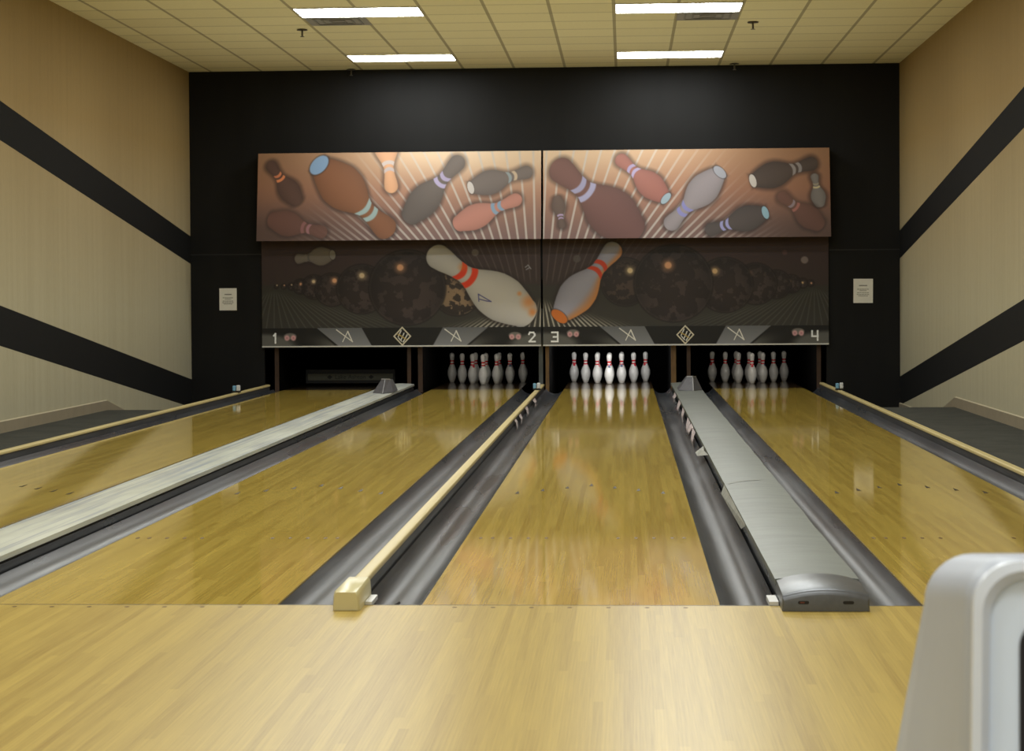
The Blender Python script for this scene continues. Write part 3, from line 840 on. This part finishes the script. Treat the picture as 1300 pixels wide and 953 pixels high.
def strokes(im, U, V, segs, w, col, al=1.0):
    for (x0, y0), (x1, y1) in segs:
        dx, dy = x1 - x0, y1 - y0; l2 = dx * dx + dy * dy
        t = np.clip(((U - x0) * dx + (V - y0) * dy) / l2, 0, 1)
        d = np.hypot(U - x0 - t * dx, V - y0 - t * dy)
        im = over(im, col, al * (1 - sstep(w * 0.5 - 0.4, w * 0.5 + 0.4, d)))
    return im
def paint_lower_left(U, V):
    im = lower_bg(U, V, Lc(95, 600), -1)
    im = paint_pin(im, U, V, Lc(186, 508), Lc(352, 488), 24, (112, 104, 96), [(96, 92, 90), (120, 112, 104)], cap=((136, 132, 124), 0.6), halo=0.3)
    im = paint_ball(im, U, V, Lc(890, 655), 30, None, 0, 11, (60, 50, 46), (142, 120, 98), amt=1.0)
    balls = [((105, 628), 6, (108, 622), 1.2), ((138, 628), 9, (140, 622), 1.5), ((172, 628), 14, (172, 620), 1.8), ((212, 628), 32, (213, 617), 6), ((270, 630), 52, (268, 606), 8), ((348, 642), 72, (359, 602), 12), ((478, 640), 108, (478, 580), 14), ((675, 634), 166, (645, 545), 17)]
    for i, (c, r, hl, hr) in enumerate(balls):
        im = paint_ball(im, U, V, Lc(*c), r * 0.2923, Lc(*hl), max(0.8, hr * 0.2923), 21 + i, hl_col=(206, 156, 122) if i % 2 else (200, 180, 150))
    im = spot(im, U, V, Lc(970, 480), 4.5, (112, 104, 100))
    im = strokes(im, U, V, [(Lc(1186, 546), Lc(1198, 536)), (Lc(1198, 536), Lc(1210, 552)), (Lc(1190, 556), Lc(1206, 546))], 1.2, (150, 150, 160))
    im = paint_pin(im, U, V, Lc(768, 470), Lc(1215, 772), 60, (180, 178, 176), [(228, 62, 26), (228, 62, 26)], halo=0.6, cols2=((206, 120, 52), 1, 0.0), shade=1.1)
    # orange tint printed on the lower right flank of the big pin
    for c, r, a in (((1200, 700), 15, 0.6), ((1160, 662), 5, 0.6), ((1216, 745), 9, 0.7), ((915, 545), 9, 0.5)):
        p = Lc(*c); d = np.hypot(U - p[0], V - p[1]); b = Lc(768, 470); e = Lc(1215, 772)
        ax, ay = b[0] - e[0], b[1] - e[1]; ln = math.hypot(ax, ay); s = ((U - e[0]) * ax + (V - e[1]) * ay) / ln / ln; q = np.abs(((U - e[0]) * -ay + (V - e[1]) * ax) / ln)
        ins = (q < np.interp(s, PZ, PR, left=0, right=0) * 30)
        im = over(im, (222, 122, 40), a * (1 - sstep(0, r, d)) * ins)
    p = lambda x, y: (560 + x * 0.1154, 340 + y * 0.1154)
    im = strokes(im, U, V, [(p(410, 295), p(415, 375)), (p(410, 295), p(548, 378)), (p(418, 350), p(500, 372)), (p(500, 372), p(548, 378))], 1.3, (70, 70, 130), 0.9)
    return im
def paint_lower_right(U, V):
    im = lower_bg(U, V, Rc(1180, 575), 1)
    im = paint_ball(im, U, V, Rc(385, 592), 31, Rc(405, 543), 4.2, 41, hl_col=(206, 186, 150), spots=(98, 80, 72))
    balls = [((1165, 597), 12, (1168, 597), 1.0), ((1132, 597), 20, (1131, 595), 1.3), ((1085, 600), 38, (1077, 588), 1.6), ((1022, 602), 60, (1008, 582), 2.0), ((935, 600), 88, (902, 557), 3.2), ((805, 605), 118, (763, 545), 4.0), ((588, 598), 166, (566, 520), 5.4)]
    for i, (c, r, hl, hr) in enumerate(balls):
        im = paint_ball(im, U, V, Rc(*c), r * 0.3, Rc(*hl), max(0.8, hr), 51 + i, hl_col=(206, 156, 122) if i % 2 == 0 else (200, 170, 130))
    im = spot(im, U, V, Rc(1140, 497), 4.6, (140, 128, 126)); im = spot(im, U, V, Rc(1057, 465), 3.2, (92, 66, 66)); im = spot(im, U, V, Rc(180, 492), 4.8, (92, 86, 84))
    im = paint_pin(im, U, V, Rc(356, 428), Rc(103, 742), 46, (146, 146, 164), [(206, 66, 36), (206, 66, 36)], cap=((206, 116, 50), 0.55), halo=0.6, cols2=((206, 132, 66), 1, 0.85), shade=1.2)
    return im
def paint_strip(U, V, cx, first_panel):
    im = np.zeros((len(U), 3)) + np.array((16, 15, 14.))
    t = np.clip((V - 417) / 21, 0, 1)
    for s in (-1, 1):
        X = (U - cx) * s if s == 1 else (cx - U)
        # trapezoid: inner edge slanting out, outer edge slanting in
        inner = 51.5 - 12.5 * t; outer = 108.5 - 27 * t
        m = sstep(-0.6, 0.6, X - inner) * (1 - sstep(-0.6, 0.6, X - outer))
        g = 92 + 26 * t
        im = over(im, np.stack([g, g * 1.02, g * 1.06], 1), m)
        m = sstep(0, 3, X - outer - 2.0) * (1 - sstep(0, 40, X - outer - 2)) * sstep(0.2, 1.0, t)
        im = over(im, (88, 88, 84), m * 0.85)
        corner = np.hypot((X - 178) / 46.0, (t - 1.0) / 0.75)
        im = over(im, (104, 104, 100), (1 - sstep(0.7, 1.1, corner)) * 0.8)
        bx = 142.5
        vb = 428.6 if first_panel else 426.0
        m = (1 - sstep(0.8, 1.1, np.hypot((X - bx) / 8.5, (V - vb + 2.0) / 4.0)))
        im = over(im, (112, 108, 104), m * 0.9)
        for k in (-4.1, 4.1):
            im = spot(im, U, V, (cx + s * (bx + k), vb), 3.2, (196, 150, 152), 0.95)
            im = spot(im, U, V, (cx + s * (bx + k), vb), 1.2, (150, 100, 110), 0.8)
    return im
def to_lin(im):
    c = np.clip(im / 255.0, 0, 1)
    return np.where(c <= 0.04045, c / 12.92, ((c + 0.055) / 1.055) ** 2.4)
def art_panel(name, parent, corners, pic, painter, gain, res=1.5, desat=1.0):
    """flat printed panel. corners: TL,TR,BR,BL in metres; pic: same corners in the artwork's own units"""
    W = pic[1][0] - pic[0][0]; H = pic[3][1] - pic[0][1]
    nx, ny = int(W * res) + 1, int(H * res) + 1
    s, t = np.meshgrid(np.linspace(0, 1, nx), np.linspace(0, 1, ny)); s = s.ravel(); t = t.ravel()
    def bil(q):
        q = np.array(q, float)
        return q[0] * ((1 - s) * (1 - t))[:, None] + q[1] * (s * (1 - t))[:, None] + q[2] * (s * t)[:, None] + q[3] * ((1 - s) * t)[:, None]
    co = bil(corners); uv = bil(pic)
    im = painter(uv[:, 0], uv[:, 1])
    grey = im.mean(1)[:, None]; im = grey + (im - grey) * desat
    im = to_lin(im) * gain
    me = bpy.data.meshes.new(name)
    idx = np.arange(nx * ny).reshape(ny, nx)
    q = np.stack([idx[:-1, :-1], idx[1:, :-1], idx[1:, 1:], idx[:-1, 1:]], -1).reshape(-1, 4)
    me.vertices.add(len(co)); me.vertices.foreach_set('co', co.astype(np.float32).ravel())
    me.loops.add(q.size); me.loops.foreach_set('vertex_index', q.astype(np.int32).ravel())
    me.polygons.add(len(q)); me.polygons.foreach_set('loop_start', np.arange(0, q.size, 4, dtype=np.int32))
    me.update(calc_edges=True)
    at = me.attributes.new('print', 'FLOAT_COLOR', 'POINT')
    at.data.foreach_set('color', np.concatenate([im, np.ones((len(im), 1))], 1).astype(np.float32).ravel())
    me.materials.append(M['art'])
    o = bpy.data.objects.new(name, me); COL.objects.link(o); o.parent = parent
    return o

GU, GL, GS = 0.86, 1.0, 1.1
def ribbon(mb, pts, w, y):
    """flat stroke through (x,z) points"""
    for (x0, z0), (x1, z1) in zip(pts, pts[1:]):
        dx, dz = x1 - x0, z1 - z0; l = math.hypot(dx, dz); nx, nz = -dz / l * w / 2, dx / l * w / 2
        ex, ez = dx / l * w / 2, dz / l * w / 2
        y -= 0.0004
        mb.add([(x0 - ex + nx, y, z0 - ez + nz), (x0 - ex - nx, y, z0 - ez - nz), (x1 + ex - nx, y, z1 + ez - nz), (x1 + ex + nx, y, z1 + ez + nz)], [(0, 1, 2, 3)])
    return mb
DIG = {'1': [[(0.25, 0.8), (0.5, 1.0), (0.5, 0.0)]],
       '2': [[(0.05, 0.82), (0.2, 1.0), (0.75, 1.0), (0.95, 0.82), (0.95, 0.66), (0.1, 0.0), (1.0, 0.0)]],
       '3': [[(0.05, 1.0), (0.95, 1.0), (0.95, 0.5), (0.3, 0.5)], [(0.95, 0.5), (0.95, 0.0), (0.0, 0.0)]],
       '4': [[(0.05, 1.0), (0.05, 0.42), (0.95, 0.42)], [(0.92, 1.0), (0.92, 0.0)]]}
MPP = (LANES[3] - LANES[2]) / 1.0
Y_UB, Y_UT, Y_L = 16.82, 17.0, 17.2
def make_mask(label, ux, lx, picU, picL, picS, pu, pl, cx, first_panel, nums):
    r = thing('masking_unit', label, 'masking panel', (0, 0, 0), 'printed panels above the pin openings')
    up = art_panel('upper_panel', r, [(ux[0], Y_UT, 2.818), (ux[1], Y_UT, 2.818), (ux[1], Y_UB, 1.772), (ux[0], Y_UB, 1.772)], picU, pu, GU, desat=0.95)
    MB().loft([[(ux[0], Y_UT + 0.003, 2.818), (ux[1], Y_UT + 0.003, 2.818), (ux[1], Y_UB + 0.003, 1.772), (ux[0], Y_UB + 0.003, 1.772)],
               [(ux[0], 17.245, 2.818), (ux[1], 17.245, 2.818), (ux[1], 17.10, 1.782), (ux[0], 17.10, 1.782)]]).build('upper_box', M['mask_black'], r)
    lo = art_panel('lower_panel', r, [(lx[0], Y_L, 1.80), (lx[1], Y_L, 1.80), (lx[1], Y_L, 0.735), (lx[0], Y_L, 0.735)], picL, pl, GL)
    st = art_panel('number_strip', r, [(lx[0], Y_L - 0.012, 0.735), (lx[1], Y_L - 0.012, 0.735), (lx[1], Y_L - 0.012, 0.522), (lx[0], Y_L - 0.012, 0.522)], picS, lambda U, V: paint_strip(U, V, cx, first_panel), GS)
    MB().box(lx[0], lx[1], Y_L + 0.003, Y_L + 0.045, 0.52, 1.8).build('backing', M['mask_black'], r)
    MB().box(lx[0], lx[1], Y_L - 0.02, Y_L + 0.02, 0.506, 0.522).build('edge_trim', M['trim_metal'], r)
    u0, u1 = picS[0][0], picS[1][0]; k = (lx[1] - lx[0]) / (u1 - u0); mid = lx[0] + (cx - u0) * k
    ys = Y_L - 0.014
    def P(u, w):       # strip units -> metres; w = 0 (top) .. 21 (bottom)
        return (lx[0] + (u - u0) * k, 0.735 - w * (0.735 - 0.522) / 21.0)
    for d, u in nums:
        mb = MB(); x, _ = P(u, 0)
        for line in DIG[d]:
            ribbon(mb, [(x + a * 0.075, 0.560 + b * 0.108) for a, b in line], 0.020, ys)
        mb.build('lane_number', M['numeral'], st)
    for s in (-1, 1):
        off = -67.5 if s < 0 else 70.0
        ap = (cx + off - 1.6, 4.2)
        mb = MB()
        ribbon(mb, [P(ap[0] - 14.3, 2.2), P(ap[0] + 5.8, 16.2)], 0.012, ys)
        ribbon(mb, [P(*ap), P(ap[0] + 5.8, 16.2)], 0.014, ys - 0.001)
        ribbon(mb, [P(*ap), P(ap[0] - 6.5, 16.2)], 0.011, ys - 0.002)
        mb.build('star_emblem', M['emblem_white'], st)
    mb = MB(); c = (cx, 10.2); R = 10.4
    ribbon(mb, [P(c[0], c[1] - R), P(c[0] + R, c[1]), P(c[0], c[1] + R), P(c[0] - R, c[1]), P(c[0], c[1] - R)], 0.015, ys)
    de = mb.build('diamond_emblem', M['emblem_cream'], st)
    mb = MB()
    for a, b in (((-1.5, -6.5), (-5.2, 0.5)), ((2.2, -3.6), (-1.8, 4.8)), ((6.2, -1.6), (1.2, 6.6)), ((-4.6, 2.0), (-1.0, 5.8))):
        ribbon(mb, [P(c[0] + a[0], c[1] + a[1]), P(c[0] + b[0], c[1] + b[1])], 0.012, ys - 0.001)
    mb.build('emblem_letters', M['emblem_white'], de)
    mb = MB()
    for a, b in (((-5.2, -2.2), (0.8, 0.8)), ((1.0, 1.2), (4.4, 3.2))):
        ribbon(mb, [P(c[0] + a[0], c[1] + a[1]), P(c[0] + b[0], c[1] + b[1])], 0.013, ys - 0.004)
    mb.build('emblem_letters', M['emblem_gold'], de)
    return r
make_mask('printed panel pair over lanes 1 and 2, big white pin leaning right', (-4.15, -0.781), (-4.157, -0.803),
          [(327, 194.5), (687, 192), (687, 304), (325.5, 306)], [(332, 303), (686, 301), (686, 416.5), (332.5, 417.3)],
          [(332.5, 417), (686, 417), (686, 438), (332.5, 438)], paint_upper_left, paint_lower_left, 510.8, True, [('1', 345.5), ('2', 670.5)])
make_mask('printed panel pair over lanes 3 and 4, orange-based pin leaning left', (-0.756, 2.60), (-0.778, 2.606),
          [(690, 192), (1054, 187), (1055, 300.5), (690, 303.5)], [(690.5, 300), (1052, 297), (1052, 413.5), (690.5, 415.8)],
          [(690.5, 417), (1052.5, 417), (1052.5, 438), (690.5, 438)], paint_upper_right, paint_lower_right, 871.3, False, [('3', 701.5), ('4', 1031.0)])

# ------------------------------------------------------------------ notices on the black wall
def notice(x0, x1, z0, z1, label, tilt=0):
    r = thing('paper_notice', label, 'notice', ((x0 + x1) / 2, WB - 0.004, (z0 + z1) / 2), 'white paper notices on the black wall')
    w, hh = (x1 - x0) / 2, (z1 - z0) / 2
    MB().add([(-w, 0, -hh), (w, 0, -hh), (w, 0, hh), (-w, 0, hh)], [(0, 1, 2, 3)]).build('sheet', M['paper'], r)
    mb = MB()
    for k, (zz, ww, t) in enumerate(((0.44, 0.42, 0.012), (0.14, 0.6, 0.008), (0.02, 0.36, 0.008), (-0.16, 0.62, 0.008), (-0.30, 0.66, 0.008), (-0.42, 0.5, 0.008))):
        n = 5 if k else 1
        for j in range(n):
            a = -ww * w + 2 * ww * w * j / n; b = a + 2 * ww * w / n * (0.82 if n > 1 else 1)
            mb.add([(a, -0.001, zz * hh - t / 2), (b, -0.001, zz * hh - t / 2), (b, -0.001, zz * hh + t / 2), (a, -0.001, zz * hh + t / 2)], [(0, 1, 2, 3)])
    mb.build('printed_lines', M['ink'], r)
    r.rotation_euler = (0, tilt, 0)
notice(-4.683, -4.472, 0.954, 1.220, 'white typed notice taped on black wall beside the lane 1 panel')
notice(2.903, 3.132, 0.995, 1.281, 'white typed notice taped on black wall beside the lane 4 panel', 0.008)

# ------------------------------------------------------------------ ceiling fittings
def ceiling_light(x, y, label):
    r = thing('ceiling_light', label, 'ceiling light', (x, y, CEIL), 'fluorescent ceiling lights')
    MB().box(-0.6, 0.6, -0.305, -0.295, -0.012, -0.001).box(-0.6, 0.6, 0.295, 0.305, -0.012, -0.001).box(-0.6, -0.588, -0.295, 0.295, -0.012, -0.001).box(0.588, 0.6, -0.295, 0.295, -0.012, -0.001).build('frame', M['light_frame'], r)
    MB().add([(-0.588, -0.295, -0.008), (0.588, -0.295, -0.008), (0.588, 0.295, -0.008), (-0.588, 0.295, -0.008)], [(0, 3, 2, 1)]).build('diffuser', M['diffuser'], r)
    return r
for n, x in (('left', -2.318), ('right', 0.718)):
    ceiling_light(x, 12.285, 'bright rectangular ceiling light beside a grey vent, %s of the ceiling' % n)
    ceiling_light(x, 16.04, 'bright rectangular ceiling light nearest the black wall, %s of the ceiling' % n)
for i, (x, y, side) in enumerate(((-2.61, 12.92, 'left'), (1.02, 12.90, 'right'))):
    r = thing('air_vent', 'grey square ceiling vent behind the %s ceiling light' % side, 'air vent', (x, y, CEIL), 'grey ceiling vents')
    MB().box(-0.3, 0.3, -0.3, 0.3, -0.006, -0.001).build('plate', M['vent'], r)
    for k in range(3):
        a = 0.06 + 0.075 * k
        MB().box(-a - 0.02, a + 0.02, -a - 0.02, -a, -0.012, -0.006).box(-a - 0.02, a + 0.02, a, a + 0.02, -0.012, -0.006).box(-a - 0.02, -a, -a, a, -0.012, -0.006).box(a, a + 0.02, -a, a, -0.012, -0.006).build('louvre', M['vent_dark'], r)
def sprinkler(x, y, label):
    r = thing('fire_sprinkler', label, 'sprinkler', (x, y, CEIL), 'sprinkler heads')
    MB().lathe([(0.035, -0.008), (0.035, -0.001)], 16).build('escutcheon', M['sprinkler'], r)
    MB().lathe([(0.010, -0.07), (0.010, -0.008)], 10).build('stem', M['sprinkler'], r)
    MB().lathe([(0.055, -0.012), (0.055, -0.006)], 16, (0, 0, 0)).build('rim', M['sprinkler'], r)
    MB().lathe([(0.022, -0.078), (0.022, -0.074)], 12).build('deflector', M['sprinkler'], r)
sprinkler(-3.06, 13.5, 'small sprinkler head on the ceiling beside the left vent')
sprinkler(1.49, 13.4, 'small sprinkler head on the ceiling beside the right vent')
sprinkler(-3.05, 17.15, 'small sprinkler head by the black wall, left ceiling')
sprinkler(1.50, 17.05, 'small sprinkler head by the black wall, right ceiling')

# ------------------------------------------------------------------ ball return hood near the bowler
def make_return():
    x = 0.885
    r = thing('ball_return', 'pale grey rounded ball return hood with dark mouth on the approach', 'ball return', (x, 0, 0))
    def outline(wt, wb, top, rad, z0):
        """closed outline in xz: shoulders rounded, sides flaring to the bottom"""
        p = [(wb, z0), ((wb * 0.35 + wt * 0.65), z0 + (top - z0) * 0.55)]
        for k in range(9):
            a = math.radians(90 * k / 8)
            p.append((wt - rad + rad * math.cos(a), top - rad + rad * math.sin(a)))
        return p + [(-a, b) for a, b in reversed(p)]
    rings = []
    for y, wt, wb, top, rad in ((-4.40, 0.235, 0.30, 0.685, 0.06), (-4.42, 0.270, 0.335, 0.725, 0.065), (-4.46, 0.288, 0.352, 0.744, 0.065), (-4.56, 0.297, 0.350, 0.755, 0.06), (-4.90, 0.310, 0.322, 0.796, 0.05), (-4.945, 0.311, 0.316, 0.801, 0.05), (-4.96, 0.304, 0.309, 0.795, 0.046)):
        rings.append([(px, y, pz) for px, pz in outline(wt, wb, top, rad, 0.34)])
    MB().loft(rings).build('hood', M['hood_white'], r, auto=35)
    # raised rim round the front face
    o1 = outline(0.309, 0.314, 0.799, 0.05, 0.34); o2 = outline(0.290, 0.295, 0.780, 0.042, 0.34)
    mb = MB()
    mb.loft([[(px, -4.960, pz) for px, pz in o1], [(px, -4.972, pz) for px, pz in o1], [(px * 0.5 + qx * 0.5, -4.975, pz * 0.5 + qz * 0.5) for (px, pz), (qx, qz) in zip(o1, o2)], [(px, -4.968, pz) for px, pz in o2], [(px, -4.958, pz) for px, pz in o2]], caps=False)
    mb.build('rim', M['hood_rim'], r, auto=40)
    MB().add([(px, -4.962, pz) for px, pz in o2], [tuple(range(len(o2)))]).build('front_face', M['hood_face'], r)
    o3 = outline(0.258, 0.258, 0.735, 0.03, 0.42)
    MB().loft([[(px, -4.964, pz) for px, pz in o3], [(px * 0.97, -4.966, 0.005 + pz * 0.99) for px, pz in o3]]).build('mouth', M['hole'], r)
    # ball rack below the mouth and the pedestal it stands on
    MB().loft([[(a * 0.26, y, z) for a, z in ((-1, zz - 0.05), (1, zz - 0.05), (1, zz), (0.8, zz - 0.015), (-0.8, zz - 0.015), (-1, zz))] for y, zz in ((-4.99, 0.40), (-6.15, 0.40))]).build('ball_tray', M['hood_white'], r)
    MB().bbox(-0.22, 0.22, -5.9, -4.5, 0.0005, 0.345, 0.02).build('pedestal', M['hood_white'], r)
make_return()

# ------------------------------------------------------------------ lights
def area(name, loc, rot, sx, sy, power, col=(0.965, 1.0, 0.975)):
    la = bpy.data.lights.new(name, 'AREA'); la.shape = 'RECTANGLE'; la.size = sx; la.size_y = sy; la.energy = power; la.color = col
    o = bpy.data.objects.new(name, la); COL.objects.link(o); o.location = loc; o.rotation_euler = rot
    return o
PW = 26.0
UP = 15.5
for y in (8.53, 4.78, 1.03, -2.72, -6.47, -9.2):  # rearmost pair added to brighten the front of the ball return
    for x in (-2.318, 0.718):
        area('fluorescent_lamp', (x, y, CEIL - 0.02), (0, 0, 0), 1.18, 0.59, PW * (1.0 if y > -1 else 0.75 if y > -4 else 0.9))
# added unseen fill spots, standing in for light bounced up onto the ceiling
for y in (4.5, 8.5, 12.0, 15.0):
    for x in (-3.3, -0.8, 1.7):
        sp = bpy.data.lights.new('ceiling_fill', 'SPOT'); sp.energy = UP; sp.spot_size = math.radians(125); sp.spot_blend = 1.0
        sp.shadow_soft_size = 0.03; sp.color = (0.97, 1.0, 0.93)
        so = bpy.data.objects.new('ceiling_fill', sp); COL.objects.link(so); so.location = (x, y, 0.75); so.rotation_euler = (PI, 0, 0)
# the pin light of lane 3 is on
area('pin_lamp_and_fill', (0.0, 17.36, 0.66), (math.radians(62), 0, 0), 0.95, 0.10, 5.2, (1, 0.98, 0.95))
for n in (2, 4):
    area('pin_lamp_and_fill', (LANES[n], 17.36, 0.66), (math.radians(62), 0, 0), 0.95, 0.10, 1.1, (1, 0.93, 0.82))  # added weak fill for the dim racks; their own pin lights are off
w = bpy.data.worlds.new('World'); S.world = w; w.use_nodes = True
w.node_tree.nodes['Background'].inputs[0].default_value = (0.02, 0.02, 0.02, 1)

# ------------------------------------------------------------------ camera
f, cx, d, hh, yaw, pit, rol = 2600.366, 0.198864, 7.221268, 1.090142, 0.05520455, 0.02089587, -0.00655857
cam = bpy.data.cameras.new('camera'); co = bpy.data.objects.new('camera', cam); COL.objects.link(co)
cam.sensor_fit = 'HORIZONTAL'; cam.sensor_width = 36.0; cam.lens = f / 1300 * 36.0
cam.shift_x = 0.0; cam.shift_y = -45.0 / 1300
cam.clip_start = 0.05; cam.clip_end = 100
R = Vector((math.cos(yaw), math.sin(yaw), 0)); Fh = Vector((-math.sin(yaw), math.cos(yaw), 0)); Z = Vector((0, 0, 1))
F = Fh * math.cos(pit) - Z * math.sin(pit); U = Fh * math.sin(pit) + Z * math.cos(pit)
Rr = R * math.cos(rol) + U * math.sin(rol); Ur = U * math.cos(rol) - R * math.sin(rol)
m = Matrix((Rr, Ur, -F)).transposed().to_4x4(); m.translation = Vector((cx, -d, hh))
co.matrix_world = m
cam.dof.use_dof = True; cam.dof.focus_distance = 13.0; cam.dof.aperture_fstop = 11.0
S.camera = co
S.view_settings.view_transform = 'Standard'; S.view_settings.look = 'None'
S.view_settings.exposure = EXPOSURE; S.view_settings.gamma = 1.0
S.cycles.use_denoising = True
S.cycles.max_bounces = 10; S.cycles.diffuse_bounces = 5; S.cycles.glossy_bounces = 5
S.cycles.caustics_reflective = False; S.cycles.caustics_refractive = False
